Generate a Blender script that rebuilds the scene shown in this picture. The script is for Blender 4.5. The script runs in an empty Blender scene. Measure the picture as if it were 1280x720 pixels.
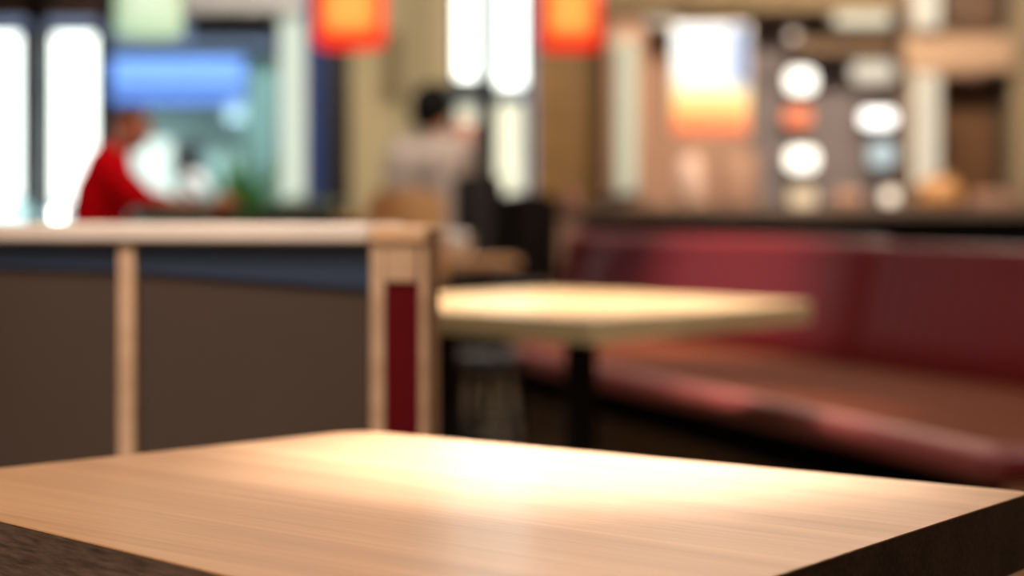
import bpy, bmesh, math, random
from mathutils import Vector, Matrix
random.seed(7)
C = bpy.context.scene.collection
F = 2800.0; HZ = 265.0; EYE = 1.0
def P(px, py, d): return Vector(((px-640)/F*d, d, EYE+(HZ-py)/F*d))
def X(px, d): return (px-640)/F*d
def Z(py, d): return EYE+(HZ-py)/F*d
pi = math.pi
# ------------------------------------------------------------ materials
def new_mat(name):
    m = bpy.data.materials.new(name); m.use_nodes = True
    return m, m.node_tree.nodes, m.node_tree.links, m.node_tree.nodes['Principled BSDF']
def srgb(r, g, b):
    f = lambda c: ((c/255+.055)/1.055)**2.4 if c/255 > .04045 else c/255/12.92
    return (f(r), f(g), f(b), 1)
def plain(name, rgb, rough=.6, metal=0, var=.12, scale=14, spec=.5, coat=0):
    m, n, l, b = new_mat(name)
    tc = n.new('ShaderNodeTexCoord'); nz = n.new('ShaderNodeTexNoise'); nz.inputs['Scale'].default_value = scale
    nz.inputs['Detail'].default_value = 4
    mx = n.new('ShaderNodeMix'); mx.data_type = 'RGBA'
    c = srgb(*rgb)
    mx.inputs[6].default_value = tuple(max(0, v*(1-var)) for v in c[:3])+(1,)
    mx.inputs[7].default_value = tuple(min(1, v*(1+var)) for v in c[:3])+(1,)
    l.new(tc.outputs['Object'], nz.inputs['Vector']); l.new(nz.outputs['Fac'], mx.inputs[0]); l.new(mx.outputs[2], b.inputs['Base Color'])
    b.inputs['Roughness'].default_value = rough; b.inputs['Metallic'].default_value = metal
    b.inputs['Specular IOR Level'].default_value = spec; b.inputs['Coat Weight'].default_value = coat
    return m
def wood(name, a, bcol, ang=0, rough=.35, fine=150, along=2.0, spec=.5, bump=.06, broad=9, coat=0):
    m, n, l, b = new_mat(name)
    tc = n.new('ShaderNodeTexCoord'); r = n.new('ShaderNodeMapping'); r.inputs['Rotation'].default_value = (0, 0, -ang)
    mp = n.new('ShaderNodeMapping'); mp.inputs['Scale'].default_value = (along, fine, fine)
    n1 = n.new('ShaderNodeTexNoise'); n1.inputs['Scale'].default_value = 1; n1.inputs['Detail'].default_value = 5; n1.inputs['Roughness'].default_value = .65
    mp2 = n.new('ShaderNodeMapping'); mp2.inputs['Scale'].default_value = (along*.4, broad, broad)
    n2 = n.new('ShaderNodeTexNoise'); n2.inputs['Scale'].default_value = 1; n2.inputs['Detail'].default_value = 3
    l.new(tc.outputs['Object'], r.inputs['Vector']); l.new(r.outputs[0], mp.inputs[0]); l.new(r.outputs[0], mp2.inputs[0])
    l.new(mp.outputs[0], n1.inputs['Vector']); l.new(mp2.outputs[0], n2.inputs['Vector'])
    ad = n.new('ShaderNodeMath'); ad.operation = 'MULTIPLY_ADD'; ad.inputs[1].default_value = .55
    hf = n.new('ShaderNodeMath'); hf.operation = 'MULTIPLY'; hf.inputs[1].default_value = .45
    l.new(n2.outputs['Fac'], hf.inputs[0]); l.new(n1.outputs['Fac'], ad.inputs[0]); l.new(hf.outputs[0], ad.inputs[2])
    cr = n.new('ShaderNodeValToRGB'); cr.color_ramp.elements[0].position = .36; cr.color_ramp.elements[1].position = .64
    cr.color_ramp.elements[0].color = srgb(*a); cr.color_ramp.elements[1].color = srgb(*bcol)
    l.new(ad.outputs[0], cr.inputs[0]); l.new(cr.outputs[0], b.inputs['Base Color'])
    bp = n.new('ShaderNodeBump'); bp.inputs['Strength'].default_value = bump; bp.inputs['Distance'].default_value = .002
    l.new(n1.outputs['Fac'], bp.inputs['Height']); l.new(bp.outputs[0], b.inputs['Normal'])
    b.inputs['Roughness'].default_value = rough; b.inputs['Specular IOR Level'].default_value = spec
    b.inputs['Coat Weight'].default_value = coat; b.inputs['Coat Roughness'].default_value = .22
    return m
def emit(name, rgb, s, base=None):
    m, n, l, b = new_mat(name)
    c = srgb(*rgb); b.inputs['Base Color'].default_value = srgb(*base) if base else c
    b.inputs['Emission Color'].default_value = c; b.inputs['Emission Strength'].default_value = s
    b.inputs['Roughness'].default_value = .7
    return m
def ramp_emit(name, stops, s, axis='Z', lo=0., hi=1., rough=.5):
    m, n, l, b = new_mat(name)
    tc = n.new('ShaderNodeTexCoord'); sp = n.new('ShaderNodeSeparateXYZ'); l.new(tc.outputs['Object'], sp.inputs[0])
    mr = n.new('ShaderNodeMapRange'); mr.inputs[1].default_value = lo; mr.inputs[2].default_value = hi
    l.new(sp.outputs[axis], mr.inputs[0])
    cr = n.new('ShaderNodeValToRGB'); el = cr.color_ramp.elements
    while len(el) < len(stops): el.new(.5)
    for e, (p, c) in zip(el, stops): e.position = p; e.color = srgb(*c)
    l.new(mr.outputs[0], cr.inputs[0]); l.new(cr.outputs[0], b.inputs['Emission Color'])
    b.inputs['Base Color'].default_value = (.5, .5, .5, 1)
    b.inputs['Emission Strength'].default_value = s; b.inputs['Roughness'].default_value = rough
    return m
def thin_glass(name):
    m, n, l, b = new_mat(name); out = n['Material Output']
    t = n.new('ShaderNodeBsdfTransparent'); t.inputs[0].default_value = (.93, .97, .96, 1)
    g = n.new('ShaderNodeBsdfGlossy'); g.inputs['Roughness'].default_value = .03
    mx = n.new('ShaderNodeMixShader'); mx.inputs[0].default_value = .06
    l.new(t.outputs[0], mx.inputs[1]); l.new(g.outputs[0], mx.inputs[2]); l.new(mx.outputs[0], out.inputs[0])
    return m
# ------------------------------------------------------------ mesh helpers
def bx(bm, c, s, rz=0, rx=0, ry=0):
    mt = Matrix.Translation(c) @ Matrix.Rotation(rz, 4, 'Z') @ Matrix.Rotation(ry, 4, 'Y') @ Matrix.Rotation(rx, 4, 'X') @ Matrix.Diagonal((s[0], s[1], s[2], 1))
    bmesh.ops.create_cube(bm, size=1, matrix=mt)
def box(c, s, rz=0, rx=0, ry=0):
    bm = bmesh.new(); bx(bm, c, s, rz, rx, ry); return bm
def span(x0, x1, y0, y1, z0, z1):
    return box(((x0+x1)/2, (y0+y1)/2, (z0+z1)/2), (abs(x1-x0), abs(y1-y0), abs(z1-z0)))
def prism(pts, z0, z1, bm=None):
    bm = bm or bmesh.new()
    lo = [bm.verts.new((p[0], p[1], z0)) for p in pts]; hi = [bm.verts.new((p[0], p[1], z1)) for p in pts]
    n = len(pts); bm.faces.new(hi); bm.faces.new(lo[::-1])
    for i in range(n): bm.faces.new((lo[i], lo[(i+1) % n], hi[(i+1) % n], hi[i]))
    bmesh.ops.recalc_face_normals(bm, faces=bm.faces); return bm
def rounded(pts, r, k=8):
    out = []; n = len(pts); pts = [Vector(p) for p in pts]
    if not isinstance(r, (list, tuple)): r = [r]*n
    for i in range(n):
        a, b, c = pts[i-1], pts[i], pts[(i+1) % n]
        u = (a-b).normalized(); v = (c-b).normalized(); p0 = b+u*r[i]; p1 = b+v*r[i]
        for j in range(k+1):
            t = j/k; out.append((1-t)**2*p0+2*t*(1-t)*b+t*t*p1)
    return out
def lathe(prof, n=32, bm=None, off=(0, 0, 0), sx=1, sy=1):
    bm = bm or bmesh.new(); rings = []
    for r, z in prof:
        rings.append([bm.verts.new((off[0]+sx*r*math.cos(2*pi*i/n), off[1]+sy*r*math.sin(2*pi*i/n), off[2]+z)) for i in range(n)])
    for a, b in zip(rings, rings[1:]):
        for i in range(n): bm.faces.new((a[i], a[(i+1) % n], b[(i+1) % n], b[i]))
    bm.faces.new(rings[0][::-1]); bm.faces.new(rings[-1])
    bmesh.ops.recalc_face_normals(bm, faces=bm.faces); return bm
def capsule(bm, a, b, ra, rb, sq=1.0, n=16):
    """tapered limb between two points with round ends"""
    a = Vector(a); b = Vector(b); d = b-a; L = d.length
    q = d.to_track_quat('Z', 'Y').to_matrix().to_4x4() if L > 1e-6 else Matrix.Identity(4)
    rings = []
    prof = [(ra*math.cos(t), -ra*math.sin(t)) for t in (1.45, 1.1, .7, .35, 0)]+[(rb*math.cos(t), L+rb*math.sin(t)) for t in (0, .35, .7, 1.1, 1.45)]
    for r, z in prof:
        rings.append([bm.verts.new(a+(q @ Vector((r*math.cos(2*pi*i/n), sq*r*math.sin(2*pi*i/n), z)))) for i in range(n)])
    for u, v in zip(rings, rings[1:]):
        for i in range(n): bm.faces.new((u[i], u[(i+1) % n], v[(i+1) % n], v[i]))
    bm.faces.new(rings[0][::-1]); bm.faces.new(rings[-1])
def ell(bm, c, s, rz=0, ry=0, rx=0, seg=24):
    mt = Matrix.Translation(c) @ Matrix.Rotation(rz, 4, 'Z') @ Matrix.Rotation(ry, 4, 'Y') @ Matrix.Rotation(rx, 4, 'X') @ Matrix.Diagonal((s[0], s[1], s[2], 1))
    bmesh.ops.create_uvsphere(bm, u_segments=seg, v_segments=seg//2+2, radius=1, matrix=mt)
def tube(pts, r, n=12, bm=None):
    bm = bm or bmesh.new()
    for a, b in zip(pts, pts[1:]): capsule(bm, a, b, r, r, n=n)
    return bm
def obj(name, bm, mat, parent=None, bevel=0, smooth=False, seg=2, remesh=0):
    me = bpy.data.meshes.new(name); bm.normal_update(); bm.to_mesh(me); bm.free()
    me.materials.append(mat)
    if smooth or bevel:
        for p in me.polygons: p.use_smooth = True
        if not remesh: me.set_sharp_from_angle(angle=math.radians(40))
    o = bpy.data.objects.new(name, me); C.objects.link(o); o.parent = parent
    if remesh:
        md = o.modifiers.new('r', 'REMESH'); md.mode = 'VOXEL'; md.voxel_size = remesh; md.use_smooth_shade = True
        s = o.modifiers.new('s', 'SMOOTH'); s.factor = .5; s.iterations = 3
    if bevel:
        md = o.modifiers.new('b', 'BEVEL'); md.width = bevel; md.segments = seg; md.limit_method = 'ANGLE'; md.harden_normals = False
    return o
def tag(o, label, cat, group=None):
    o['label'] = label; o['category'] = cat
    if group: o['group'] = group
    return o
def thing(name, label, cat, loc=(0, 0, 0), rz=0, group=None):
    o = bpy.data.objects.new(name, None); C.objects.link(o); o.location = loc; o.rotation_euler = (0, 0, rz); o.empty_display_size = .1
    return tag(o, label, cat, group)
def struct(name, bm, mat, parent=None, bevel=0):
    o = obj(name, bm, mat, parent, bevel)
    if parent is None: o['kind'] = 'structure'
    return o
def dup(root, loc, rz=0, label=None):
    r = root.copy(); C.objects.link(r); r.location = loc; r.rotation_euler = (0, 0, rz)
    if label: r['label'] = label
    for ch in list(root.children):
        c = ch.copy(); C.objects.link(c); c.parent = r
        for g in ch.children:
            d = g.copy(); C.objects.link(d); d.parent = c
    return r
def sub(p, o): return (p[0]-o[0], p[1]-o[1])
M = {}
M['black'] = plain('black_paint', (16, 14, 14), .45)
M['blackmetal'] = plain('black_metal', (14, 13, 13), .35, .6)
M['steel'] = plain('brushed_steel', (150, 150, 148), .35, .9)
M['navy'] = plain('navy_band', (38, 50, 70), .45)
M['panel'] = plain('grey_brown_laminate', (70, 57, 50), .30, var=.05)
M['maroon'] = plain('maroon_panel', (84, 3, 9), .6, spec=.1)
M['vinyl'] = plain('maroon_vinyl', (112, 24, 34), .36, var=.08, scale=30)
M['vinyl_brown'] = plain('brown_seat_vinyl', (104, 50, 26), .75, spec=.08, var=.12, scale=20)
M['oak'] = wood('pale_oak', (188, 146, 108), (214, 172, 132), 0, .4, 90, 3)
M['oakz'] = wood('pale_oak_frame', (172, 138, 108), (200, 164, 132), 0, .4, 40, 3)
M['cap'] = plain('cream_capping', (206, 190, 176), .4)
M['walnut'] = wood('brown_wood_panel', (88, 62, 20), (124, 90, 34), 0, .5, 12, 3)
M['darkwood'] = wood('dark_brown_wood', (56, 32, 8), (92, 56, 18), 0, .5, 12, 3)
M['tanwood'] = wood('tan_wood', (176, 126, 78), (206, 156, 100), 0, .45, 40, 3)
M['beige'] = plain('beige_plaster', (178, 164, 130), .8)
M['pink'] = plain('rose_beige_plaster', (160, 126, 106), .8)
M['taupe'] = plain('taupe_plaster', (120, 100, 88), .8)
M['olive'] = plain('olive_ceiling_paint', (108, 92, 66), .8)
M['cream'] = plain('cream_trim', (226, 220, 198), .6)
M['white'] = plain('white_ceramic', (240, 238, 232), .3)
M['navywall'] = plain('dark_navy_paint', (40, 50, 70), .6)
M['blue'] = plain('blue_awning', (88, 122, 186), .7)
M['blue2'] = plain('deep_blue_fascia', (48, 80, 150), .7)
M['teal'] = plain('pale_teal_render', (200, 236, 230), .8)
M['teal2'] = plain('grey_green_render', (80, 106, 100), .8)
M['ceil'] = plain('ceiling_paint', (120, 110, 96), .9)
M['leaf'] = plain('green_leaf', (62, 128, 62), .5, var=.3)
M['skin'] = plain('skin', (176, 104, 78), .55, var=.06)
M['skin2'] = plain('skin_fair', (196, 130, 104), .55, var=.06)
M['hair'] = plain('black_hair', (9, 7, 6), .7, spec=.1)
M['redcloth'] = plain('red_cotton', (178, 3, 12), .9, var=.08, spec=.05)
M['greycloth'] = plain('pale_grey_cotton', (158, 144, 138), .85)
M['denim'] = plain('dark_denim', (34, 38, 52), .85)
M['glass'] = thin_glass('clear_glass')
M['winlit'] = emit('daylit_frosted_glass', (246, 255, 248), 3.6)
M['winlow'] = emit('dim_frosted_glass', (215, 222, 205), .75)
M['tube'] = emit('lit_strip_diffuser', (226, 240, 222), .95, (60,62,60))

# ------------------------------------------------------------ room
def tile_floor():
    m, n, l, b = new_mat('brown_floor_tile')
    tc = n.new('ShaderNodeTexCoord'); br = n.new('ShaderNodeTexBrick'); br.offset = 0
    br.inputs['Scale'].default_value = 1; br.inputs['Brick Width'].default_value = .6; br.inputs['Row Height'].default_value = .6
    br.inputs['Mortar Size'].default_value = .004
    br.inputs['Color1'].default_value = srgb(132, 112, 86); br.inputs['Color2'].default_value = srgb(122, 102, 78); br.inputs['Mortar'].default_value = srgb(60, 50, 40)
    l.new(tc.outputs['Object'], br.inputs['Vector']); l.new(br.outputs['Color'], b.inputs['Base Color']); b.inputs['Roughness'].default_value = .45
    return m
WD = 14.0   # depth of the glazed back wall
struct('floor', span(-5.2, 5.2, -2.2, 14.3, -.1, 0), tile_floor())
struct('ceiling', span(-5.2, 5.2, -2.2, 14.3, 3.4, 3.5), M['ceil'])
struct('wall_left', span(-5.3, -5.2, -2.2, 14.3, 0, 3.4), M['taupe'])
struct('wall_right', span(5.2, 5.3, -2.2, 14.3, 0, 3.4), M['taupe'])
struct('wall_rear', span(-5.2, 5.2, -2.3, -2.2, 0, 3.4), M['taupe'])
def backpiece(name, p0, p1, z0, z1, mat, d=WD, th=.15, parent=None):
    return struct(name, span(X(p0, d), X(p1, d), d, d+th, z0, z1), mat, parent)
# glazed left part: low wall, mullions, frosted daylit panes, clear glass
backpiece('wall_back_sill', -420, 380, 0, .93, M['taupe'])
backpiece('wall_back_header', -420, 352, Z(16, WD), 3.4, M['navywall'])
backpiece('wall_back_beige', 436, 548, 0, 3.4, M['beige'])
backpiece('wall_back_under_window', 548, 668, 0, .98, M['taupe'])
backpiece('wall_back_over_window', 548, 668, 3.2, 3.4, M['olive'])
backpiece('wall_back_right', 668, 1679, 0, 3.4, M['pink'])
backpiece('wall_back_navy', 350, 408, 0, 3.4, M['blue2'])
backpiece('wall_back_dark', 406, 437, 0, 3.4, M['black'], th=.25, d=WD-.1)
struct('trim_1', span(X(240, WD), X(386, WD), WD-.35, WD-.02, Z(20, WD), 2.6), plain('pale_grey_duct', (222, 222, 226), .6), None)
struct('trim_2', span(X(240, WD), X(352, WD), WD-.10, WD-.02, Z(50, WD), Z(22, WD)), M['navywall'])
struct('trim_3', span(X(760, 13.6), X(806, 13.6), 13.6, 13.99, 0, 3.4), M['pink'])
# window panes
def window(name, p0, p1, z0, z1, mat, d=WD, fr=.03, fm=None):
    w = struct(name, span(X(p0, d), X(p1, d), d+.05, d+.09, z0, z1), mat)
    b = bmesh.new(); x0, x1 = X(p0, d), X(p1, d)
    for xx in (x0, x1): bx(b, (xx, d+.04, (z0+z1)/2), (fr, .08, z1-z0+fr))
    for zz in (z0, z1): bx(b, ((x0+x1)/2, d+.04, zz), (abs(x1-x0), .08, fr))
    struct('window_frame', b, fm or M['black'], w)
    return w
zt = Z(16, WD)
window('window_1', -420, -60, .95, zt-.02, M['glass'])
window('window_2', -50, 27, Z(250, WD), Z(40, WD), M['winlit'])
window('window_3', 63, 121, Z(256, WD), Z(40, WD), M['winlit'])
window('window_4', 134, 350, .95, zt-.02, M['glass'])
window('window_5', 568, 600, Z(100, WD), 3.15, M['winlit'])
window('window_6', 618, 658, Z(110, WD), 3.15, M['winlit'])
window('window_7', 568, 600, Z(158, WD), Z(128, WD), M['winlow'])
backpiece('wall_back_window_apron', 548, 604, .98, Z(162, WD), plain('slate_panel', (74, 78, 82), .6))
backpiece('wall_back_transom', 548, 604, Z(126, WD), Z(104, WD), plain('slate_rail', (84, 96, 104), .6))
backpiece('wall_back_jamb', 546, 564, Z(164, WD), 3.2, M['beige'])
window('window_8', 618, 660, 1.0, Z(122, WD), M['winlow'])
struct('wall_back_pier', span(X(122, WD), X(134, WD), WD-.02, WD+.1, .93, zt), M['navywall'])
struct('trim_4', span(X(34, 13.5), X(55, 13.5), 13.5, 13.6, 0, 3.4), M['blackmetal'])
struct('trim_5', span(X(600, 13.4), X(619, 13.4), 13.4, 13.5, 0, 3.4), M['blackmetal'])
struct('trim_6', span(X(-60, WD), X(130, WD), WD-.05, WD+.05, Z(24, WD), Z(-10, WD)), plain('brown_header', (96, 74, 66), .6))

# exterior building seen through the glass
EX = thing('shopfront', 'pale teal shopfront with blue awnings outside the left windows', 'building', (0, 19, 0))
def ext(name, p0, p1, y0, y1, mat, d=19., th=.3):
    return obj(name, span(X(p0, d), X(p1, d), d-19, d-19+th, Z(y1, d), Z(y0, d)), mat, EX)
w_ = ext('facade', -160, 420, -200, 412, M['teal'], 19, .3)
ext('awning', 60, 305, 72, 104, M['blue'], 18.3, .6)
ext('fascia', 60, 305, 104, 128, plain('mid_blue_fascia', (66, 98, 165), .7), 18.35, .5)
ext('side_panel', 305, 385, 60, 250, M['teal2'], 18.4, .3)
ext('upper_fascia', -160, 420, -100, 62, M['navywall'], 18.2, .3)
o = ext('shop_window', 165, 215, 175, 250, emit('lit_shop_window', (240, 255, 246), 1.6, (40,40,40)), 18.6, .1)
ext('doorway', 214, 254, 178, 224, M['black'], 18.6, .1)
ext('sign_panel', 284, 308, 102, 150, emit('lit_cyan_sign', (200, 235, 250), 1.0), 18.5, .1)
struct('ground_outside', span(-9, 4, 14.3, 24, -.1, -.02), M['taupe'])

# ------------------------------------------------------------ foreground table
def slab_table(name, label, corners, ztop, th, rad, mtop, medge, ang, legs, group=None):
    cx = sum(p[0] for p in corners)/4; cy = sum(p[1] for p in corners)/4
    t = thing(name, label, 'table', (cx, cy, 0), 0, group)
    loc = [Vector(sub(p, (cx, cy))) for p in corners]
    rp = rounded(loc, rad)
    obj('tabletop', prism(rp, ztop-.0012, ztop), mtop, t, smooth=False)
    obj('edge_band', prism([p*.9995 for p in rp], ztop-th, ztop-.0013), medge, t)
    for lx, ly in legs:
        x, y = lx-cx, ly-cy
        b = bmesh.new(); bx(b, (x, y, (ztop-th+.02)/2), (.085, .085, ztop-th-.02))
        obj('pedestal', b, M['blackmetal'], t, .006)
        b = bmesh.new(); bx(b, (x, y, .011), (.5, .5, .022)); obj('base_plate', b, M['blackmetal'], t, .006)
        b = bmesh.new(); bx(b, (x, y, ztop-th-.005), (.32, .32, .01)); obj('mounting_plate', b, M['blackmetal'], t)
    return t
def g(px, py, h): d = h*F/(py-HZ); return (X(px, d), d)
near, right, far, left = g(679, 814, .25), g(1290, 615.2, .25), g(448, 538, .25), g(-187, 605, .25)
ga = math.atan2(right[1]-far[1], right[0]-far[0])*.55+math.atan2(near[1]-left[1], near[0]-left[0])*.45
M['tabletop'] = wood('light_oak_laminate', (206, 146, 94), (240, 184, 132), ga, .36, 170, 2.2, .5, .12, 16, .28)
M['tableedge'] = wood('dark_edge_laminate', (56, 42, 34), (118, 94, 80), ga, .5, 260, 3, .3, .2)
slab_table('dining_table', 'nearest table with light oak laminate top and thick dark wood-grain edges', [near, right, far, left], .75, .066,
           [.015, .02, .05, .02], M['tabletop'], M['tableedge'], ga, [(-.06, 1.95)])
# mid table
n2, r2, b2 = g(740, 401, .25), g(1016, 378, .25), g(690, 361, .25)
l2 = (n2[0]+b2[0]-r2[0], n2[1]+b2[1]-r2[1])
ga2 = math.atan2(r2[1]-b2[1], r2[0]-b2[0])
M['top2'] = wood('pale_oak_laminate', (204, 172, 124), (222, 192, 146), ga2, .33, 90, 2, .5)
M['edge2'] = wood('greenish_beige_edge', (196, 180, 134), (220, 204, 160), ga2, .5, 60, 2)
slab_table('dining_table', 'blurred pale oak table on black pedestals in front of the maroon bench', [n2, r2, b2, l2], .75, .055, .02,
           M['top2'], M['edge2'], ga2, [(X(726, 6.0), 6.0), (X(556, 6.5), 6.5)])

# ------------------------------------------------------------ low partition on the left
A = Vector((X(468, 3.3), 3.3)); B0 = Vector((X(0, 3.52), 3.52)); dr = (B0-A).normalized(); nrm = Vector((-dr.y, dr.x))
if nrm.y > 0: nrm = -nrm       # towards the camera
Lw = 1.15
pt = thing('booth_divider', 'low grey-brown booth divider with cream capping and oak posts, left side', 'partition', (A.x, A.y, 0), math.atan2(-dr.y, -dr.x))
# local frame: +x runs towards its right end, -y faces the camera
CZ = .953
obj('core_panel', span(-Lw, 0, .012, .09, .04, CZ-.002), M['panel'], pt, .002)
obj('kick_plate', span(-Lw, 0, .03, .075, 0, .04), M['black'], pt)
def navy(x0, x1):  # navy band, its lower edge dropping towards the right end
    def zb(px):
        return 0
    b = bmesh.new()
    tb = lambda x: CZ-.032-(.036*(x+.62)/.62 if x > -.62 else 0)
    v = [b.verts.new(c) for c in ((x0, .004, tb(x0)), (x1, .004, tb(x1)), (x1, .004, CZ-.002), (x0, .004, CZ-.002),
                                  (x0, .014, tb(x0)), (x1, .014, tb(x1)), (x1, .014, CZ-.002), (x0, .014, CZ-.002))]
    for f in ((0, 1, 2, 3), (7, 6, 5, 4), (0, 4, 5, 1), (1, 5, 6, 2), (2, 6, 7, 3), (3, 7, 4, 0)): b.faces.new([v[i] for i in f])
    bmesh.ops.recalc_face_normals(b, faces=b.faces); return b
px_ = -.412
obj('navy_strip', navy(px_+.013, -.001), M['navy'], pt); obj('navy_strip', navy(-Lw, px_-.013), M['navy'], pt)
obj('post', span(px_-.014, px_+.014, -.008, .094, 0, CZ-.001), M['oakz'], pt, .003)
obj('post', span(-Lw-.034, -Lw, -.008, .094, 0, CZ-.001), M['oakz'], pt, .003)
obj('capping', span(-Lw-.05, .0, -.02, .12, CZ, CZ+.03), M['cap'], pt, .006)
# end post with maroon inset: oak frame around maroon panel
b = bmesh.new()
bx(b, (.011, .01, .476), (.022, .05, .952)); bx(b, (.0835, .01, .476), (.013, .05, .952)); bx(b, (.048, .01, .925), (.050, .05, .054)); bx(b, (.048, .01, .02), (.050, .05, .04))
e = obj('end_frame', b, M['oakz'], pt, .002)
obj('inset_panel', span(.0225, .0765, -.009, .03, .041, .8975), M['maroon'], e)
obj('end_capping', span(.0005, .092, -.022, .04, CZ, CZ+.027), M['oak'], pt, .005)
# added glowing cup on the capping, stands in for a blurred background light
q = P(70, 290, 3.72)
tl = thing('light_spot_cup', 'small glowing white cup on the divider capping, stand-in for a background light spot', 'light spot stand-in', (q.x, 3.735, CZ+.03))
obj('glow_cup', lathe([(.010, 0), (.014, .004), (.015, .024), (.013, .026)], 20), emit('glowing_glass', (255, 255, 240), 5), tl, smooth=True)

# ------------------------------------------------------------ long maroon bench
hs = .55
f0 = Vector((.18, 8.3)); f1 = Vector((1.085, 5.13)); fd = (f1-f0).normalized()
j0 = Vector((.91, 8.95)); j1 = Vector((1.6, 7.0)); jd = (j1-j0).normalized()
fS = f0-fd*1.0; jS = j0-jd*1.4; fE = f1; jE = j1+jd*1.9
bn = thing('banquette_bench', 'long maroon vinyl banquette bench along the low wall, brown seat', 'bench', (j0.x, j0.y, 0))
L = lambda p: Vector((p[0]-j0.x, p[1]-j0.y))
out = Vector((fd.y, -fd.x)); 
if out.x > 0: out = -out
def quad(a, b_, c, d_, z0, z1): return prism([L(a), L(b_), L(c), L(d_)], z0, z1)
obj('seat_cushion', quad(fS-out*.05, fE-out*.05, jE, jS, .375, .45), M['vinyl_brown'], bn, .01, seg=3)
obj('seat_base', quad(fS-out*.12, fE-out*.12-fd*.03, jE-jd*.03, jS, .251, .372), plain('matt_black', (10, 8, 8), .9, spec=.05), bn)
obj('kickboard', quad(fS-out*.13, fE-out*.13-fd*.03, jE-jd*.03, jS, .0, .25), plain('brown_kickboard', (112, 90, 66), .7), bn)
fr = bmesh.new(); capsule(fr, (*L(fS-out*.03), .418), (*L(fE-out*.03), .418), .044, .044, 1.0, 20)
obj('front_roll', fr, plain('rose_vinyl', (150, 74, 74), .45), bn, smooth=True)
fr = bmesh.new(); capsule(fr, (*L(fE-out*.03), .418), (*L(jE), .418), .044, .044, 1.0, 20)
obj('end_roll', fr, M['vinyl'], bn, smooth=True)
obj('end_panel', quad(fE-out*.06-fd*.03, fE-out*.06+fd*.0, jE+fd*.0, jE-fd*.03, 0, .37), M['oak'], bn)
# backrest: two upholstered lengths, tilted face, rolled top
bo = Vector((jd.y, -jd.x))
if bo.x > 0: bo = -bo
def backseg(s0, s1, name, roll, ribs):
    a = j0+jd*s0; n = max(2, int((s1-s0)/.02)) if ribs else 24
    b = bmesh.new(); rows = []
    prof = [(-.01, .44), (.0, .47), (-.02, .56), (-.045, .66), (-.07, .76), (-.085, .83)]+[(-.085-roll*(1-math.cos(t)), (.83+(.07 if roll > .03 else .058)*math.sin(t))) for t in [pi/2*k/6 for k in range(1, 7)]]+[(-.20, .885), (-.20, .44)]
    for i in range(n+1):
        s = (s1-s0)*i/n; p = a+jd*s
        end = min(s, s1-s0-s); e = .02*max(0, 1-end/.03)**2
        rib = .006*(1-abs(math.sin(pi*s/.11))**.5) if ribs else .002*(1-abs(math.sin(pi*s/.55))**.3)
        row = []
        for k, (o_, z) in enumerate(prof):
            q = p+bo*(o_-(e+rib if k < len(prof)-2 else 0)); row.append(b.verts.new((*L(q), z)))
        rows.append(row)
    for r0, r1 in zip(rows, rows[1:]):
        m = len(prof)
        for k in range(m): b.faces.new((r0[k], r0[(k+1) % m], r1[(k+1) % m], r1[k]))
    b.faces.new(rows[0][::-1]); b.faces.new(rows[-1]); bmesh.ops.recalc_face_normals(b, faces=b.faces)
    return obj(name, b, M['vinyl'], bn, smooth=True)
# seam where the picture's x = 1068 meets the junction line
def s_at(px):
    k = (px-640)/F; return (k*j0.y-j0.x)/(jd.x-k*jd.y)
backseg(s_at(682), s_at(1068)-.004, 'backrest', .05, False)
backseg(s_at(1068)+.004, s_at(1068)+3.6, 'backrest', .02, True)

# low wall behind the bench with dark rail and ledge
w0 = j0-jd*2.3-bo*.24; w1 = j1+jd*2.2-bo*.24
lw = thing('bench_back_wall', 'half-height wall behind the bench, taupe ledge with black rail', 'partition', (j0.x, j0.y, 0))
obj('wall_core', quad(w0, w1, w1-bo*.1, w0-bo*.1, 0, .93), M['taupe'], lw)
obj('rail', quad(w0+bo*.03, w1+bo*.03, w1+bo*.0, w0+bo*.0, .875, .984), plain('matt_black_rail', (10, 9, 9), .9, spec=.05), lw, .003)
obj('ledge', quad(w0-bo*.001, w1-bo*.001, w1-bo*.42, w0-bo*.42, .972, .985), plain('ledge_laminate', (168, 140, 118), .45), lw, .003)

# ------------------------------------------------------------ pendant lanterns
def pendant(label, px, ybot, d, wpx, hgt, mat, cord=True):
    r = wpx/2/F*d; zb = Z(ybot, d)
    t = thing('pendant_lamp', label, 'lamp', (X(px, d), d, zb), 0, 'glowing drum pendant lamps over the tables')
    prof = [(r*.80, 0), (r*.95, .012), (r, .04), (r, hgt-.04), (r*.95, hgt-.01), (r*.8, hgt)]
    obj('lamp_shade', lathe(prof, 40), mat, t, smooth=True)
    obj('shade_ring', lathe([(r*.6, 0), (r*.82, 0), (r*.82, .014), (r*.6, .014)], 32, off=(0, 0, hgt)), M['blackmetal'], t)
    obj('cord', tube([(0, 0, hgt), (0, 0, 3.36-zb)], .005, 8), M['black'], t, smooth=True)
    obj('ceiling_rose', lathe([(.06, 0), (.06, .03), (.02, .04)], 24, off=(0, 0, 3.36-zb)), M['blackmetal'], t, smooth=True)
    return t
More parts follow.
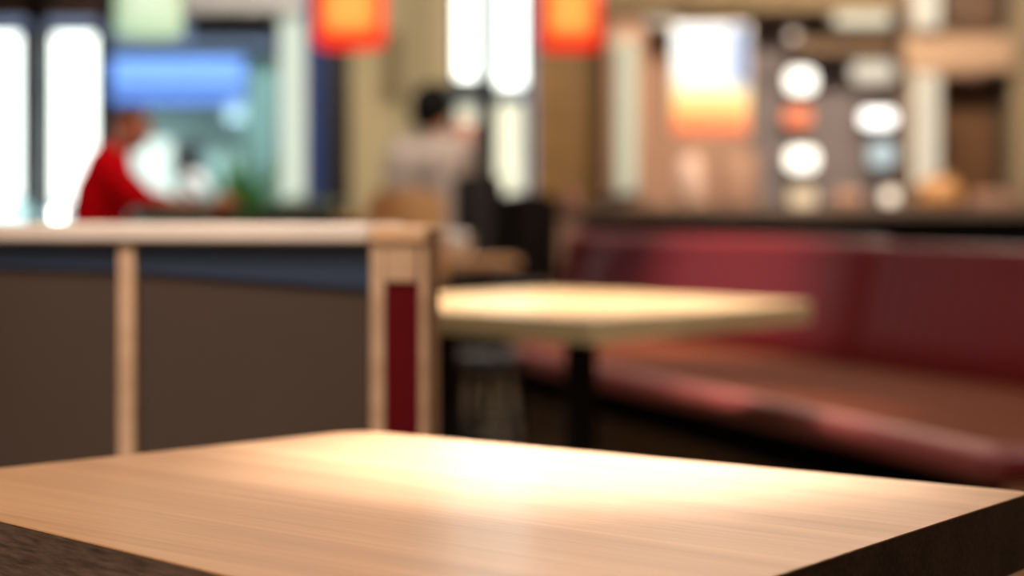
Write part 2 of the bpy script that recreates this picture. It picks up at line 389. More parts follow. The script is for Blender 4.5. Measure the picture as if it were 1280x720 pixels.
def shade_mat(name, edge, core, s):
    """shade cloth lit by the bulb inside: brightest where one looks straight through towards the bulb"""
    m, n, l, b = new_mat(name)
    lw_ = n.new('ShaderNodeLayerWeight'); lw_.inputs[0].default_value = .35
    cr = n.new('ShaderNodeValToRGB'); e = cr.color_ramp.elements; e[0].position = .06; e[0].color = srgb(*core); e[1].position = .36; e[1].color = srgb(*edge)
    l.new(lw_.outputs['Facing'], cr.inputs[0]); l.new(cr.outputs[0], b.inputs['Emission Color']); b.inputs['Emission Strength'].default_value = s
    tc = n.new('ShaderNodeTexCoord'); sp = n.new('ShaderNodeSeparateXYZ'); l.new(tc.outputs['Object'], sp.inputs[0])
    mr = n.new('ShaderNodeMapRange'); mr.inputs[1].default_value = .03; mr.inputs[2].default_value = .10; l.new(sp.outputs['Z'], mr.inputs[0])
    mx = n.new('ShaderNodeMix'); mx.data_type = 'RGBA'; mx.inputs[6].default_value = srgb(*edge)   # cloth hem at the lower rim
    l.new(mr.outputs[0], mx.inputs[0]); l.new(cr.outputs[0], mx.inputs[7]); l.new(mx.outputs[2], b.inputs['Emission Color'])
    b.inputs['Base Color'].default_value = srgb(*edge); b.inputs['Roughness'].default_value = .8
    return m
red = shade_mat('red_shade', (235, 30, 12), (255, 182, 84), 1.1)
pale = shade_mat('pale_green_shade', (188, 220, 180), (222, 240, 212), .9)
pendant('left one of the two glowing red drum pendants, nearer the divider', 437, 60, 9.5, 90, .32, red)
pendant('right one of the two glowing red drum pendants, above the brown wood panel', 713, 62, 10.2, 76, .32, red)
pendant('pale green drum pendant lamp over the person in red', 186, 46, 9.5, 82, .3, pale)

# ------------------------------------------------------------ back wall furniture, right half
def wallthing(name, label, cat, p0, p1, y0, y1, mat, d, th=.06, bevel=.004, group=None):
    cx, cz = X((p0+p1)/2, d), Z(y1, d)
    o = obj(name, span(X(p0, d)-cx, X(p1, d)-cx, 0, th, 0, Z(y0, d)-cz), mat, None, bevel)
    o.location = (cx, d, cz); return tag(o, label, cat, group)
wallthing('wall_plaque', 'small olive brown plaque on the beige wall, left of the black-haired person', 'plaque', 481, 501, 40, 124, plain('olive_plaque', (112, 96, 66), .6), 13.94, .055)
wallthing('wood_panel', 'tall brown wood wall panel below the right red pendant', 'panel', 668, 752, 66, 470, M['walnut'], 13.9, .095)
wallthing('wood_panel', 'dark brown wood panel at the far right of the back wall', 'panel', 1178, 1246, 96, 470, M['darkwood'], 13.6, .39)
wallthing('wood_panel', 'dark brown wood panel above the beige crossbeam, far right', 'panel', 1182, 1250, -100, 36, M['darkwood'], 13.6, .39)
struct('trim_7', span(X(1246, 13.6), X(1266, 13.6), 13.6, 13.98, 0, 3.4), M['black'])
struct('trim_8', span(X(1264, 13.4), X(1320, 13.4), 13.4, 13.98, 0, 3.4), plain('drab_column', (118, 104, 82), .8))
struct('trim_9', span(X(1128, 13.4), X(1262, 13.4), 13.3, 13.5, Z(88, 13.4), Z(44, 13.4)), plain('crossbeam_paint', (150, 124, 102), .8))
struct('trim_10', span(X(668, 13.5), X(1130, 13.5), 13.5, 13.98, Z(13, 13.5), 3.4), M['olive'])
struct('trim_11', span(X(1131, 13.5), X(1143, 13.5), 13.5, 13.98, 0, 3.4), M['taupe'])
struct('trim_12', span(X(942, 13.9), X(1124, 13.9), 13.9, 13.98, 0, 3.4), plain('mauve_plaster', (104, 96, 98), .8))
struct('trim_13', span(X(1000, 13.3), X(1140, 13.3), 13.55, 13.85, Z(62, 13.3), Z(44, 13.3)), plain('brown_bulkhead', (92, 70, 48), .7))
def strip(label, px, y0, y1, w, d, mat):
    t = thing('wall_lamp', label, 'light', (X(px, d), d, Z(y1, d)), 0)
    h = Z(y0, d)-Z(y1, d); ww = w/F*d
    obj('diffuser', span(-ww/2, ww/2, -.05, .0, 0.01, h-.01), mat, t, .012)
    b = bmesh.new(); bx(b, (0, .012, h/2), (ww+.03, .024, h)); obj('housing', b, M['cream'], t, .003)
    return t
strip('tall pale vertical light beside the blue and black wall strips, left half', 365, 20, 250, 26, 13.85, M['tube'])
strip('tall pale vertical light right of the brown wood panel', 783, 50, 242, 19, 13.55, emit('lit_strip_green_white', (206, 214, 186), .82, (60,60,56)))
strip('cream vertical light right of the stacked wall signs, below the crossbeam', 1158, 92, 232, 28, 13.25, emit('lit_strip_cream', (226, 214, 190), .85, (60,58,54)))
strip('short cream vertical light above the crossbeam, far right', 1158, -30, 36, 28, 13.25, emit('lit_strip_cream_b', (232, 222, 198), .95, (60,58,54)))
# illuminated poster
d = 12.6
pz0, pz1 = Z(166, d), Z(32, d); hw = 92/2/F*d
ps = thing('lit_poster', 'large lit poster, white over orange with a blue corner', 'sign', (X(888, d), d, pz0))
pm, n, l, b_ = new_mat('poster_print')
tc = n.new('ShaderNodeTexCoord'); sp = n.new('ShaderNodeSeparateXYZ'); l.new(tc.outputs['Object'], sp.inputs[0])
mr = n.new('ShaderNodeMapRange'); mr.inputs[1].default_value = 0; mr.inputs[2].default_value = pz1-pz0; l.new(sp.outputs['Z'], mr.inputs[0])
cr = n.new('ShaderNodeValToRGB'); el = cr.color_ramp.elements; el[0].position = 0; el[0].color = srgb(240, 80, 20); el[1].position = 1; el[1].color = srgb(240, 250, 255)
for p_, c_ in ((.12, (255, 120, 30)), (.27, (255, 200, 90)), (.42, (255, 240, 190)), (.55, (255, 255, 250))):
    x = el.new(p_); x.color = srgb(*c_)
l.new(mr.outputs[0], cr.inputs[0])
m1 = n.new('ShaderNodeMapRange'); m1.inputs[1].default_value = hw*.4; m1.inputs[2].default_value = hw*.68; l.new(sp.outputs['X'], m1.inputs[0])
m2 = n.new('ShaderNodeMapRange'); m2.inputs[1].default_value = (pz1-pz0)*.35; m2.inputs[2].default_value = (pz1-pz0)*.5; l.new(sp.outputs['Z'], m2.inputs[0])
mu = n.new('ShaderNodeMath'); mu.operation = 'MULTIPLY'; l.new(m1.outputs[0], mu.inputs[0]); l.new(m2.outputs[0], mu.inputs[1])
mx = n.new('ShaderNodeMix'); mx.data_type = 'RGBA'; mx.inputs[7].default_value = srgb(20, 112, 176); l.new(mu.outputs[0], mx.inputs[0]); l.new(cr.outputs[0], mx.inputs[6])
l.new(mx.outputs[2], b_.inputs['Emission Color']); b_.inputs['Emission Strength'].default_value = 1.35; b_.inputs['Base Color'].default_value = (.1, .1, .1, 1)
obj('print', span(-hw, hw, -.03, 0, 0, pz1-pz0), pm, ps, .008)
obj('backing_box', span(-hw-.012, hw+.012, .0, .07, -.012, pz1-pz0+.012), M['cream'], ps, .004)
for s in (-1, 1): obj('hanging_rod', tube([(s*hw*.8, .035, pz1-pz0), (s*hw*.8, .035, 3.4-pz0)], .006, 8), M['blackmetal'], ps)
# small illuminated wall signs and lamps (rounded boxes with housings)
def lamp_box(name, label, cat, px, py, w, h, d, rgb, s, rad=.03, grp=None):
    ww, hh = w/F*d, h/F*d
    t = thing(name, label, cat, (X(px, d), d, Z(py, d)-hh/2), 0, grp)
    pts = rounded([Vector((-ww/2, -hh/2)), Vector((ww/2, -hh/2)), Vector((ww/2, hh/2)), Vector((-ww/2, hh/2))], min(ww, hh)*.4)
    b = prism(pts, 0, .03); bmesh.ops.transform(b, matrix=Matrix.Translation((0, 0, hh/2)) @ Matrix.Rotation(pi/2, 4, 'X'), verts=b.verts)
    obj('face', b, emit(name+'_glow', rgb, s, (50, 50, 50)), t)
    pts = [p*1.08 for p in pts]
    b = prism(pts, -.06, -.001); bmesh.ops.transform(b, matrix=Matrix.Translation((0, 0, hh/2)) @ Matrix.Rotation(pi/2, 4, 'X'), verts=b.verts)
    obj('housing', b, M['taupe'], t)
    return t
D = 13.80
G = 'small lit signs on the back wall'
lamp_box('wall_light', 'bright white wall light, topmost of the four stacked beside the poster', 'light', 1001, 101, 34, 28, D, (255, 250, 235), 3, grp=G)
lamp_box('wall_light', 'orange wall light between two white ones beside the poster', 'light', 997, 146, 32, 22, D, (255, 130, 80), 1.5, grp=G)
lamp_box('wall_light', 'round bright white wall light directly under the orange one', 'light', 1002, 199, 36, 26, D, (255, 248, 230), 3, grp=G)
lamp_box('wall_light', 'dim cream wall light, lowest of the four stacked beside the poster', 'light', 1003, 246, 30, 24, D, (255, 222, 176), 1.0, grp=G)
lamp_box('wall_light', 'bright white wall light in the right stack, above the pale blue one', 'light', 1097, 148, 40, 18, D, (255, 253, 246), 3.4, grp=G)
lamp_box('wall_light', 'pale blue wall light in the right stack', 'light', 1102, 193, 30, 30, D, (205, 224, 226), 1.05, grp=G)
lamp_box('wall_light', 'small cream wall light at the bottom of the right stack', 'light', 1112, 245, 17, 17, D, (255, 232, 206), 2.0, grp=G)
lamp_box('wall_light', 'wide pale cream wall light near the top of the right stack', 'light', 1090, 90, 52, 24, D, (232, 218, 194), 1.2, grp=G)
lamp_box('wall_light', 'wide cream light under the olive bulkhead, upper right', 'light', 1078, 24, 70, 16, 13.45, (236, 222, 190), 1.1, grp=G)
lamp_box('wall_light', 'small dim round light above the four stacked lights', 'light', 991, 45, 10, 10, D, (255, 230, 205), 1.6, grp=G)
lamp_box('wall_light', 'wide pale light at the top left above the poster', 'light', 825, 28, 40, 10, D, (236, 214, 186), .9, grp=G)
# service counter in front of the back wall
d = 12.0
ct = thing('service_counter', 'rose beige service counter in front of the right back wall', 'counter', (X(980, d), d, 0))
cw = 340/F*d
obj('counter_body', span(-cw+.1, cw+.5, .03, .55, 0, 1.0), M['pink'], ct)
obj('worktop', span(-cw+.08, cw+.52, 0, .6, 1.0, 1.03), M['taupe'], ct, .004)
def canister(label, px, w, ytop, mat, prof, d=12.25, cat='container', name='canister', lid=None):
    r = w/2/F*d; h = Z(ytop, d)-1.03
    t = thing(name, label, cat, (X(px, d), d, 1.03), 0)
    obj('body', lathe([(a*r, b*h) for a, b in prof], 28), mat, t, smooth=True)
    obj('lid', lathe([(r*prof[-1][0]*1.04, 0), (r*prof[-1][0]*1.04, h*.06), (r*.3, h*.1)], 28, off=(0, 0, h)), lid or M['taupe'], t, smooth=True)
straight = [(.9, 0), (1, .04), (1, .9), (.85, 1)]
belly = [(.7, 0), (.95, .15), (1, .5), (.8, .85), (.55, 1)]
canister('pale tall canister on the counter under the left side of the poster', 862, 34, 194, plain('pale_rose', (214, 186, 170), .5), belly)
canister('wide rose beige urn on the counter under the right side of the poster', 920, 56, 190, M['pink'], straight)
canister('low beige pot on the counter between the two light stacks', 1060, 40, 238, M['pink'], belly)
canister('tan rounded jar on the counter below the cream vertical light', 1175, 54, 222, M['tanwood'], belly)
canister('rose beige tub at the far right end of the counter', 1246, 70, 240, M['pink'], straight)
canister('small maroon pot at the left end of the counter by the wood panel', 712, 20, 236, plain('dull_maroon', (120, 70, 66), .6), belly)
canister('low dark pot on the counter right of the maroon pot', 765, 44, 244, M['black'], straight)

# ------------------------------------------------------------ tables, chairs near the people
def bar_chair(label, loc, rz, mat, seat_z=.62, top=1.06, w=.42, grp=None):
    t = thing('bar_chair', label, 'chair', loc, rz, grp)
    obj('seat', box((0, 0, seat_z), (w, .40, .06)), mat, t, .02, seg=3)
    b = bmesh.new(); n = 10; rows = []
    for i in range(n+1):
        a = -1+2*i/n; x = a*w/2; y = .19-.05*a*a
        rows.append([b.verts.new(c) for c in ((x, y, seat_z+.05), (x, y+.03+.02, top-.03*a*a), (x, y+.055+.02, top-.03*a*a), (x, y+.03, seat_z+.05))])
    for p, q in zip(rows, rows[1:]):
        for k in range(4): b.faces.new((p[k], p[(k+1) % 4], q[(k+1) % 4], q[k]))
    b.faces.new(rows[0][::-1]); b.faces.new(rows[-1]); bmesh.ops.recalc_face_normals(b, faces=b.faces)
    obj('backrest', b, mat, t, smooth=True)
    for sx in (-1, 1):
        for sy in (-1, 1):
            obj('leg', tube([(sx*(w/2-.04), sy*.15, seat_z-.03), (sx*(w/2+.01), sy*.2, .012)], .013, 10), M['blackmetal'], t, smooth=True)
        obj('back_post', tube([(sx*(w/2-.05), .16, seat_z), (sx*(w/2-.05), .20, seat_z+.25)], .012, 10), M['blackmetal'], t, smooth=True)
    b = bmesh.new()
    for s in (-1, 1):
        capsule(b, (-w/2, s*.19, .22), (w/2, s*.19, .22), .009, .009); capsule(b, (s*w/2, -.19, .22), (s*w/2, .19, .22), .009, .009)
    obj('footrest', b, M['blackmetal'], t, smooth=True)
    return t
def pedestal_table(name, label, loc, w, dp, z, mat, rz=0, cat='table'):
    t = thing(name, label, cat, loc, rz)
    obj('tabletop', prism(rounded([Vector((-w/2, -dp/2)), Vector((w/2, -dp/2)), Vector((w/2, dp/2)), Vector((-w/2, dp/2))], .04), z-.035, z), mat, t, .004)
    obj('pedestal', lathe([(.035, .02), (.035, z-.06), (.09, z-.036)], 20), M['blackmetal'], t, smooth=True)
    obj('base_plate', lathe([(.26, 0), (.26, .015), (.05, .03)], 32), M['blackmetal'], t, smooth=True)
    return t
bar_chair('taller of the two black chairs between the divider end and the bench', (X(605, 10.8), 10.8, 0), .15, M['black'], .66, 1.19, .25, 'black bar chairs')
bar_chair('wider, lower black chair right beside the left end of the maroon bench', (X(660, 11.4), 11.4, 0), 3.1, M['black'], .60, 1.10, .32, 'black bar chairs')
bar_chair('black chair at the dark table behind the divider, below the plant', (X(372, 9.0), 9.0, 0), .1, M['black'], .60, 1.03, .30, 'black bar chairs')
bar_chair('tan wooden chair with curved back in front of the person in grey', (X(520, 9.2), 9.2, 0), .25, M['tanwood'], .62, 1.10, .32)
pedestal_table('cafe_table', 'tan wooden table behind the divider, left of the tan chair', (X(452, 10.3), 10.3, 0), .42, .42, .985, M['tanwood'], .2)
pt2 = pedestal_table('cafe_table', 'small tan table with a white bowl, between divider end and bench', (X(598, 9.7), 9.7, 0), .34, .36, .80, M['tanwood'], .1)
dq = 9.6
bw = thing('bowl', 'round white bowl on the small tan table by the divider end', 'bowl', (X(569, dq), dq, .80))
obj('bowl_body', lathe([(.035, 0), (.04, .006), (.070, .05), (.074, .10), (.068, .10), (.05, .04), (.0001, .02)], 32), M['white'], bw, smooth=True)
obj('foam', lathe([(.066, .085), (.06, .10), (.02, .112)], 28), M['white'], bw, smooth=True)
bar_chair('low dark chair under the small tan table with the bowl', (X(604, 8.3), 8.3, 0), 3.0, M['black'], .45, .775, .26)

# ------------------------------------------------------------ people
def hand(bm, w, dirv, up, side, s=1.0, curl=.5):
    """palm plus four unequal bent fingers and a thumb; w wrist, dirv forwards, up back-of-hand normal, side thumb side"""
    w = Vector(w); dirv = Vector(dirv).normalized(); up = Vector(up).normalized(); side = Vector(side).normalized()
    for k in (-.028, -.01, .01, .028):
        capsule(bm, w+side*k*.6*s, w+dirv*.085*s+side*k*s, .016*s, .013*s, n=10)
    for k, Lf in ((.032, .068), (.011, .078), (-.011, .072), (-.031, .056)):
        p = w+dirv*.085*s+side*k*s; c = curl
        for j, fr_ in enumerate((.42, .32, .26)):
            dd = (dirv*math.cos(c*(j+.6))-up*math.sin(c*(j+.6)))
            q = p+dd*Lf*fr_*s; capsule(bm, p, q, (.0095-.0008*j)*s, (.0088-.0008*j)*s, n=8); p = q
    p = w+dirv*.02*s+side*.026*s
    for dd, Lf in (((dirv*.6+side*.8-up*.1), .04), ((dirv*.85+side*.4-up*.3), .03), ((dirv*.95+side*.1-up*.3), .025)):
        q = p+dd.normalized()*Lf*s; capsule(bm, p, q, .012*s, .010*s, n=8); p = q
def head(bm, c, yaw, pitch=0, s=1.0):
    """head facing local +X turned by yaw"""
    R = Matrix.Translation(c) @ Matrix.Rotation(yaw, 4, 'Z') @ Matrix.Rotation(pitch, 4, 'Y')
    def E(p, r):
        mt = R @ Matrix.Translation(Vector(p)*s) @ Matrix.Diagonal((r[0]*s, r[1]*s, r[2]*s, 1)); bmesh.ops.create_uvsphere(bm, u_segments=24, v_segments=16, radius=1, matrix=mt)
    E((-.012, 0, .03), (.095, .076, .085)); E((.022, 0, -.03), (.066, .060, .085)); E((.05, 0, -.088), (.034, .034, .026))
    E((.098, 0, -.018), (.018, .013, .022)); E((.092, 0, .01), (.012, .010, .026))
    E((.078, 0, -.060), (.018, .026, .009)); E((.079, 0, -.072), (.016, .022, .008)); E((.072, 0, .03), (.022, .05, .010))
    for sy in (-1, 1):
        E((-.008, sy*.076, -.012), (.020, .010, .032)); E((.070, sy*.030, .008), (.014, .014, .010)); E((.055, sy*.042, -.03), (.022, .018, .02))
    return R
def person1():
    d = 11.0
    t = thing('person', 'person in a red long-sleeved top seated in profile, leaning forward', 'person', (X(118, d), d, 0))
    ox = X(118, d)
    q = lambda px, py, y=0: (X(px, d)-ox, y, Z(py, d))
    hip = Vector((0, 0, .80)); sh = Vector(q(138, 209)); ch = Vector(q(132, 240)); nk = Vector(q(150, 186)); hd = Vector(q(164, 160))
    bm = bmesh.new()
    for y in (-.09, .09): capsule(bm, hip+Vector((0, y, 0)), ch+Vector((-.01, y, 0)), .115, .12)
    capsule(bm, ch, sh, .13, .11); capsule(bm, sh+Vector((0, -.15, 0)), sh+Vector((0, .15, 0)), .068, .068)
    capsule(bm, sh+Vector((.0, 0, .02)), hd+Vector((-.02, 0, -.05)), .062, .055)
    head(bm, hd, .05, .25)
    torso = []
    for s in (-1, 1):
        S = sh+Vector((0, s*.175, -.01)); El = Vector((.225, s*.21, 1.065)); W = Vector((.46, s*.10, 1.045))
        torso.append((S, El, W))
        capsule(bm, S, El, .052, .040); capsule(bm, El, W, .040, .027)
        hand(bm, W, (1, -s*.25, -.02), (0, 0, 1), (0, -s, 0), 1.0, .35)
        K = Vector((.44, s*.14, .74)); A_ = Vector((.40, s*.14, .33)); 
        capsule(bm, hip+Vector((0, s*.09, -.02)), K, .088, .060); capsule(bm, K, A_, .058, .038); capsule(bm, A_, A_+Vector((.12, 0, -.045)), .036, .030)
    body = obj('body', bm, M['skin'], t, remesh=.007)
    b = bmesh.new()
    for y in (-.09, .09): capsule(b, hip+Vector((0, y, .03)), ch+Vector((-.012, y, 0)), .130, .136)
    capsule(b, ch+Vector((-.012, 0, 0)), sh+Vector((-.01, 0, 0)), .15, .125); capsule(b, sh+Vector((0, -.15, 0)), sh+Vector((0, .15, 0)), .080, .080)
    capsule(b, sh, nk+Vector((-.012, 0, -.025)), .085, .068)
    for S, El, W in torso: capsule(b, S, El, .068, .054); capsule(b, El, El.lerp(W, .35), .054, .046)
    obj('red_top', b, M['redcloth'], t, remesh=.012)
    b = bmesh.new()
    for s in (-1, 1):
        K = Vector((.44, s*.14, .74)); A_ = Vector((.40, s*.14, .33)); capsule(b, hip+Vector((0, s*.085, -.02)), K, .108, .076); capsule(b, K, A_+Vector((0, 0, .05)), .074, .058)
    capsule(b, hip+Vector((0, -.08, 0)), hip+Vector((0, .08, 0)), .122, .122)
    obj('trousers', b, M['denim'], t, remesh=.012)
    for s in (-1, 1):
        b = bmesh.new(); capsule(b, (.38, s*.14, .285), (.55, s*.14, .265), .045, .038, .8); obj('shoe', b, M['black'], t, smooth=True)
    b = bmesh.new(); R = Matrix.Translation(hd) @ Matrix.Rotation(.05, 4, 'Z') @ Matrix.Rotation(.25, 4, 'Y')
    bmesh.ops.create_uvsphere(b, u_segments=28, v_segments=18, radius=1, matrix=R @ Matrix.Translation((-.020, 0, .042)) @ Matrix.Diagonal((.096, .081, .084, 1)))
    bmesh.ops.bisect_plane(b, geom=b.verts[:]+b.edges[:]+b.faces[:], plane_co=R @ Vector((0, 0, .055)), plane_no=R.to_3x3() @ Vector((-.35, 0, 1)), clear_inner=True)
    bmesh.ops.holes_fill(b, edges=b.edges)
    obj('hair', b, plain('cropped_dark_hair', (38, 30, 30), .8), t, smooth=True)
    st = thing('bar_stool', 'black bar stool under the person in red', 'stool', (ox, d, 0))
    obj('seat', lathe([(.17, 0), (.19, .02), (.19, .04), (.16, .055)], 32, off=(0, 0, .61)), M['black'], st, smooth=True)
    obj('pole', lathe([(.025, .02), (.025, .61)], 16), M['steel'], st, smooth=True)
    obj('base_plate', lathe([(.22, 0), (.22, .012), (.04, .03)], 32), M['steel'], st, smooth=True)
    b = bmesh.new()
    for i in range(20):
        a, c_ = 2*pi*i/20, 2*pi*(i+1)/20; capsule(b, (.05+.17*math.cos(a), .17*math.sin(a), .24), (.05+.17*math.cos(c_), .17*math.sin(c_), .24), .01, .01, n=8)
    obj('foot_ring', b, M['steel'], st, smooth=True)
person1()
pedestal_table('bar_table', 'dark bar table in front of the person in red', (X(277, 11), 11.0, 0), .62, .7, 1.0, plain('dark_table_laminate', (60, 42, 36), .4), 0)
sg = thing('serving_bowl', 'small terracotta bowl at the end of the dark bar table', 'bowl', (X(281, 10.85), 10.85, 1.0))
obj('bowl_body', lathe([(.03, 0), (.05, .02), (.062, .05), (.064, .07), (.055, .07), (.04, .03), (.0001, .015)], 32), plain('terracotta', (200, 130, 92), .5), sg, smooth=True)
obj('filling', lathe([(.052, .052), (.045, .075), (.02, .085)], 24), plain('orange_food', (206, 140, 84), .6), sg, smooth=True)

def person2():
    d = 12.4
    t = thing('person', 'standing person with black hair and pale grey top, seen from behind', 'person', (X(530, d), d, 0))
    ox = X(530, d)
    q = lambda px, py, y=0: Vector((X(px, d)-ox, y, Z(py, d)))
    hip = Vector((-.02, 0, .93)); ch = q(532, 205); sh = q(538, 186); hd = q(543, 140, .0); yaw = .9
    bm = bmesh.new(); u = Vector((math.cos(.25), math.sin(.25)*-1, 0))   # shoulder axis, mostly across the view
    for s in (-.09, .09): capsule(bm, hip+u*s, ch+u*s, .105, .11)
    capsule(bm, sh-u*.14, sh+u*.14, .062, .062); capsule(bm, ch, sh, .11, .09); capsule(bm, sh, hd+Vector((0, 0, -.06)), .058, .050)
    head(bm, hd, yaw, .2, 1.1)
    aL = (sh-u*.18, sh+Vector((-.20, .0, -.28)), sh+Vector((-.10, .20, -.44)))
    aR = (sh+u*.18, sh+Vector((.23, .16, -.19)), sh+Vector((.20, .22, .03)))
    for (S, E_, W), dv, up in ((aL, (.4, .8, -.3), (0, -.3, 1)), (aR, (-.1, .1, 1), (0, -1, 0))):
        capsule(bm, S, E_, .048, .038); capsule(bm, E_, W, .038, .026); hand(bm, W, dv, up, (-1, .2, 0), .95, .4)
    for s in (-1, 1):
        K = Vector((.0+s*.09, .03, .49)); A_ = Vector((s*.10, -.02, .09)); capsule(bm, hip+u*s*.085, K, .085, .056); capsule(bm, K, A_, .054, .036); capsule(bm, A_, A_+Vector((.03, .13, -.04)), .036, .028)
    obj('body', bm, M['skin2'], t, remesh=.007)
    b = bmesh.new()
    for s in (-.10, .10): capsule(b, hip+u*s+Vector((0, 0, -.04)), ch+u*s, .125, .132)
    capsule(b, sh-u*.15, sh+u*.15, .074, .074); capsule(b, ch, sh, .13, .105)
    for (S, E_, W) in (aL, aR): capsule(b, S, E_, .064, .054); capsule(b, E_, E_.lerp(W, .2), .054, .046)
    obj('grey_top', b, M['greycloth'], t, remesh=.012)
    b = bmesh.new()
    for s in (-1, 1):
        K = Vector((.0+s*.09, .03, .49)); A_ = Vector((s*.10, -.02, .09)); capsule(b, hip+u*s*.085, K, .10, .074); capsule(b, K, A_+Vector((0, 0, .03)), .072, .058)
    capsule(b, hip-u*.08, hip+u*.08, .118, .118); obj('trousers', b, M['denim'], t, remesh=.012)
    for s in (-1, 1):
        b = bmesh.new(); capsule(b, (s*.10, -.04, .045), (s*.10+.03, .14, .04), .043, .038, .8); obj('shoe', b, M['black'], t, smooth=True)
    b = bmesh.new(); R = Matrix.Translation(hd) @ Matrix.Rotation(yaw, 4, 'Z') @ Matrix.Rotation(.2, 4, 'Y')
    for p_, r_ in (((-.030, 0, .035), (.125, .118, .120)), ((-.065, 0, -.03), (.072, .092, .085)), ((.01, 0, .085), (.092, .086, .055))):
        bmesh.ops.create_uvsphere(b, u_segments=28, v_segments=18, radius=1, matrix=R @ Matrix.Translation(p_) @ Matrix.Diagonal((*r_, 1)))
    obj('hair', b, M['hair'], t, remesh=.008)
person2()

# ------------------------------------------------------------ plant in a planter
d = 12.3
pl = thing('potted_plant', 'leafy green plant in a dark planter behind the dark bar table', 'plant', (X(300, d), d, 0))
obj('planter', lathe([(.14, 0), (.19, .86), (.20, .88), (.17, .88), (.165, .84)], 28), M['black'], pl, smooth=True)
b = bmesh.new()
for i in range(90):
    a = random.uniform(0, 2*pi); tilt = random.uniform(.05, 1.0); Lf = random.uniform(.25, .62)*(1.1-.4*tilt); w = random.uniform(.014, .028)
    dv = Vector((math.cos(a), math.sin(a), 0)); p = Vector((0, 0, .85))+dv*random.uniform(0, .1); prev = None; sd = Vector((-dv.y, dv.x, 0))
    for k in range(7):
        tt = k/6; ww = w*(math.sin(pi*(.12+.88*tt))+.05)
        c1, c2, c3 = b.verts.new(p-sd*ww), b.verts.new(p-Vector((0, 0, .006))*1, ), b.verts.new(p+sd*ww)
        if prev: b.faces.new((prev[0], prev[1], c2, c1)); b.faces.new((prev[1], prev[2], c3, c2))
        prev = (c1, c2, c3); an = tilt+tt*tilt*.9
        p = p+(dv*math.sin(an)+Vector((0, 0, 1))*math.cos(an))*Lf/6
fo = obj('foliage', b, M['leaf'], pl, smooth=True); sm = fo.modifiers.new('t', 'SOLIDIFY'); sm.thickness = .0015
# monitor and globe lamp beyond
d = 12.9
sd_ = thing('side_cabinet', 'low grey-green cabinet under the left windows', 'cabinet', (X(330, 13.2), 13.2, 0))
obj('cabinet_body', span(-.75, .42, -.2, .2, .05, 1.04), M['teal2'], sd_, .004); obj('top', span(-.77, .44, -.22, .22, 1.04, 1.065), plain('grey_green_top', (120, 128, 104), .5), sd_)
obj('plinth', span(-.73, .40, -.17, .19, 0, .05), M['black'], sd_)
for k in (-.55, -.17, .22): 
    dd_ = obj('door', span(k-.18, k+.18, -.215, -.2, .08, 1.0), M['teal2'], sd_, .003); obj('handle', tube([(k+.13, -.235, .6), (k+.13, -.235, .75)], .006, 8), M['steel'], dd_)
gl = thing('globe_lamp', 'round white globe lamp on the low cabinet under the windows', 'lamp', (X(243, 13.1), 13.1, 1.065))
b = bmesh.new(); ell(b, (0, 0, .1), (.07, .07, .07)); obj('globe', b, emit('globe_glow', (225, 225, 225), 1.0), gl, smooth=True)
obj('base', lathe([(.045, 0), (.045, .012), (.02, .035)], 20), M['blackmetal'], gl, smooth=True)

# ------------------------------------------------------------ lights: added unseen ceiling spots and fill panels with fixtures, daylight outside
def added_spot(x, y, watts, color, size, blend, label, tgt=None, soft=.06):  # added out-of-view spot that brightens its target, with a small fixture modelled around it
    t = thing('added_spotlight', label, 'light', (x, y, 3.4))
    obj('bezel', lathe([(.075, -.012), (.075, 0), (.055, 0), (.055, -.012)], 28), M['blackmetal'], t)
    obj('lens', lathe([(.05, -.006), (.05, -.002)], 24), emit('spot_lens', (255, 230, 190), 2), t)
    li = bpy.data.lights.new('spot', 'SPOT'); li.energy = watts; li.color = color; li.spot_size = math.radians(size); li.spot_blend = blend; li.shadow_soft_size = soft
    o = bpy.data.objects.new('spot_light', li); C.objects.link(o); o.location = (x, y, 3.36)
    T = Vector(tgt or (x, y, 0)); o.rotation_euler = (T-Vector(o.location)).to_track_quat('-Z', 'Y').to_euler()
warm = (1, .80, .58)
added_spot(.25, 4.2, 2400, (1, .96, .89), 15, 1, 'added ceiling spotlight for the bright pool on the nearest table', (.085, 2.32, .75), .1)  # added to make the bright pool on the tabletop
added_spot(.15, 6.4, 900, warm, 42, 1, 'added ceiling spotlight brightening the mid table', (.15, 6.3, .75))
added_spot(.2, 9.0, 700, (1, .86, .74), 44, 1, 'added ceiling spotlight brightening the bench top, far end', (.85, 9.2, .9))
added_spot(-.4, 9.2, 320, (1, .92, .82), 16, 1, 'added ceiling spotlight brightening the bowl on the small tan table', (-.24, 9.6, .85))  # added only to whiten the bowl
added_spot(1.6, 11.4, 420, warm, 95, .8, 'added wall-wash spotlight above the service counter, left one', (1.2, 14, 1.4))
added_spot(3.0, 11.4, 380, warm, 95, .8, 'added wall-wash spotlight above the service counter, right one', (2.8, 14, 1.4))
added_spot(-.9, 11.2, 240, (1, .9, .74), 90, .8, 'added ceiling spotlight before the beige back wall', (-.7, 14, 1.5))
added_spot(-2.2, 9.4, 200, (1, .84, .68), 60, .9, 'added ceiling spotlight in front of the person in red', (-1.9, 11, 1.1))
added_spot(-1.0, 1.9, 420, (1, .86, .76), 24, 1, 'added wall-wash spotlight before the booth divider', (-.5, 3.4, 1.0))  # added wash that lightens the upper divider
added_spot(-.8, 3.9, 120, warm, 70, 1, 'added ceiling spotlight above the divider capping', (-.5, 3.5, .9))
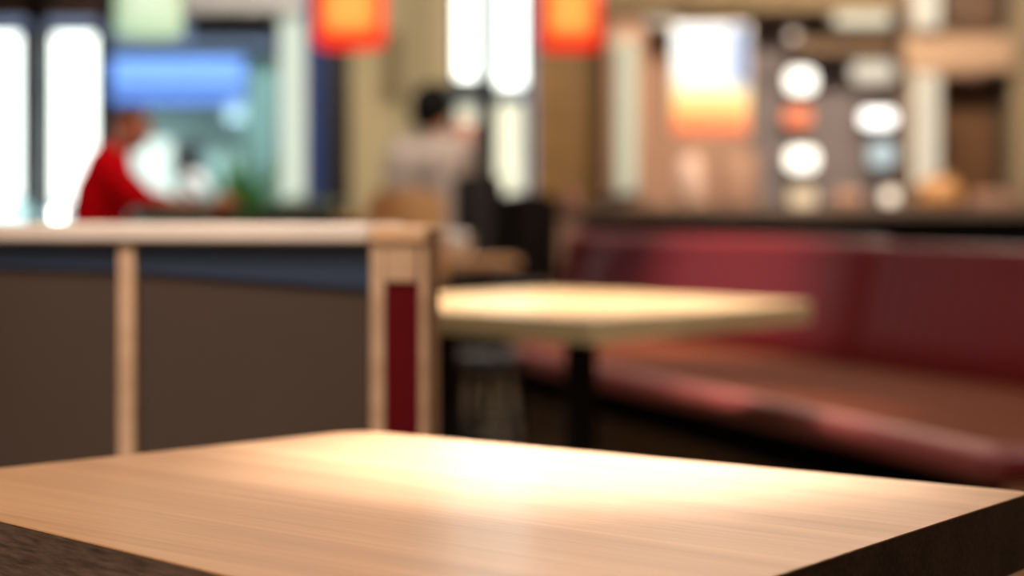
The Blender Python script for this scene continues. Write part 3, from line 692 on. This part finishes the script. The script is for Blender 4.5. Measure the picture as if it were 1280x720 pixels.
def fill_panel(x, y, sx, sy, watts, color, label, tgt=None):  # added out-of-view fill light behind a modelled panel frame
    t = thing('fill_light_panel', label, 'light', (x, y, 3.4))
    obj('frame', span(-sx/2-.02, sx/2+.02, -sy/2-.02, sy/2+.02, -.03, 0), M['cream'], t, .004)
    obj('diffuser', span(-sx/2, sx/2, -sy/2, sy/2, -.036, -.0301), emit('panel_diffuser', (255, 236, 210), 2), t)
    li = bpy.data.lights.new('panel', 'AREA'); li.shape = 'RECTANGLE'; li.size = sx; li.size_y = sy; li.energy = watts; li.color = color
    o = bpy.data.objects.new('panel_light', li); C.objects.link(o); o.location = (x, y, 3.35)
    if tgt: o.rotation_euler = (Vector(tgt)-Vector(o.location)).to_track_quat('-Z', 'Y').to_euler(); o.location.z = 3.3
fill_panel(-2.0, .4, 1.2, .6, 135, (1, .86, .72), 'added fill light panel on the ceiling nearest the camera, left side')
fill_panel(-.6, 6.6, 1.2, 1.2, 45, (1, .84, .68), 'added fill light panel between mid table and divider')
fill_panel(2.2, 4.6, .6, .6, 55, (1, .84, .7), 'added fill light panel on the right, brightening the mid table edge')
fill_panel(1.2, 11.0, 2.4, .6, 110, (1, .82, .66), 'added fill light panel before the service counter')
la = bpy.data.lights.new('daylight', 'AREA'); la.energy = 1000; la.size = 8; la.size_y = 1.4; la.shape = 'RECTANGLE'; la.color = (.85, .93, 1)
o = bpy.data.objects.new('daylight_area', la); C.objects.link(o); o.location = (-2.5, 15.3, 4.2); o.rotation_euler = (Vector((-2.5, 19, 1.5))-Vector(o.location)).to_track_quat('-Z', 'Y').to_euler()
w = bpy.data.worlds.new('world'); bpy.context.scene.world = w; w.use_nodes = True
w.node_tree.nodes['Background'].inputs[0].default_value = (.55, .68, .9, 1); w.node_tree.nodes['Background'].inputs[1].default_value = .5
# ------------------------------------------------------------ camera
cd = bpy.data.cameras.new('camera'); cam = bpy.data.objects.new('camera', cd); C.objects.link(cam)
cam.location = (0, 0, EYE); cam.rotation_euler = (pi/2, 0, 0)
cd.sensor_width = 36; cd.lens = F/1280*36; cd.shift_y = -(360-HZ)/1280
cd.dof.use_dof = True; cd.dof.focus_distance = 1.78; cd.dof.aperture_fstop = 3.0
cd.clip_end = 100
S = bpy.context.scene; S.camera = cam
S.view_settings.view_transform = 'Standard'; S.view_settings.look = 'None'; S.view_settings.gamma = 1; S.view_settings.exposure = 0
try: S.view_settings.use_curve_mapping = False
except Exception: pass
S.cycles.use_denoising = True
S.cycles.sample_clamp_indirect = 5
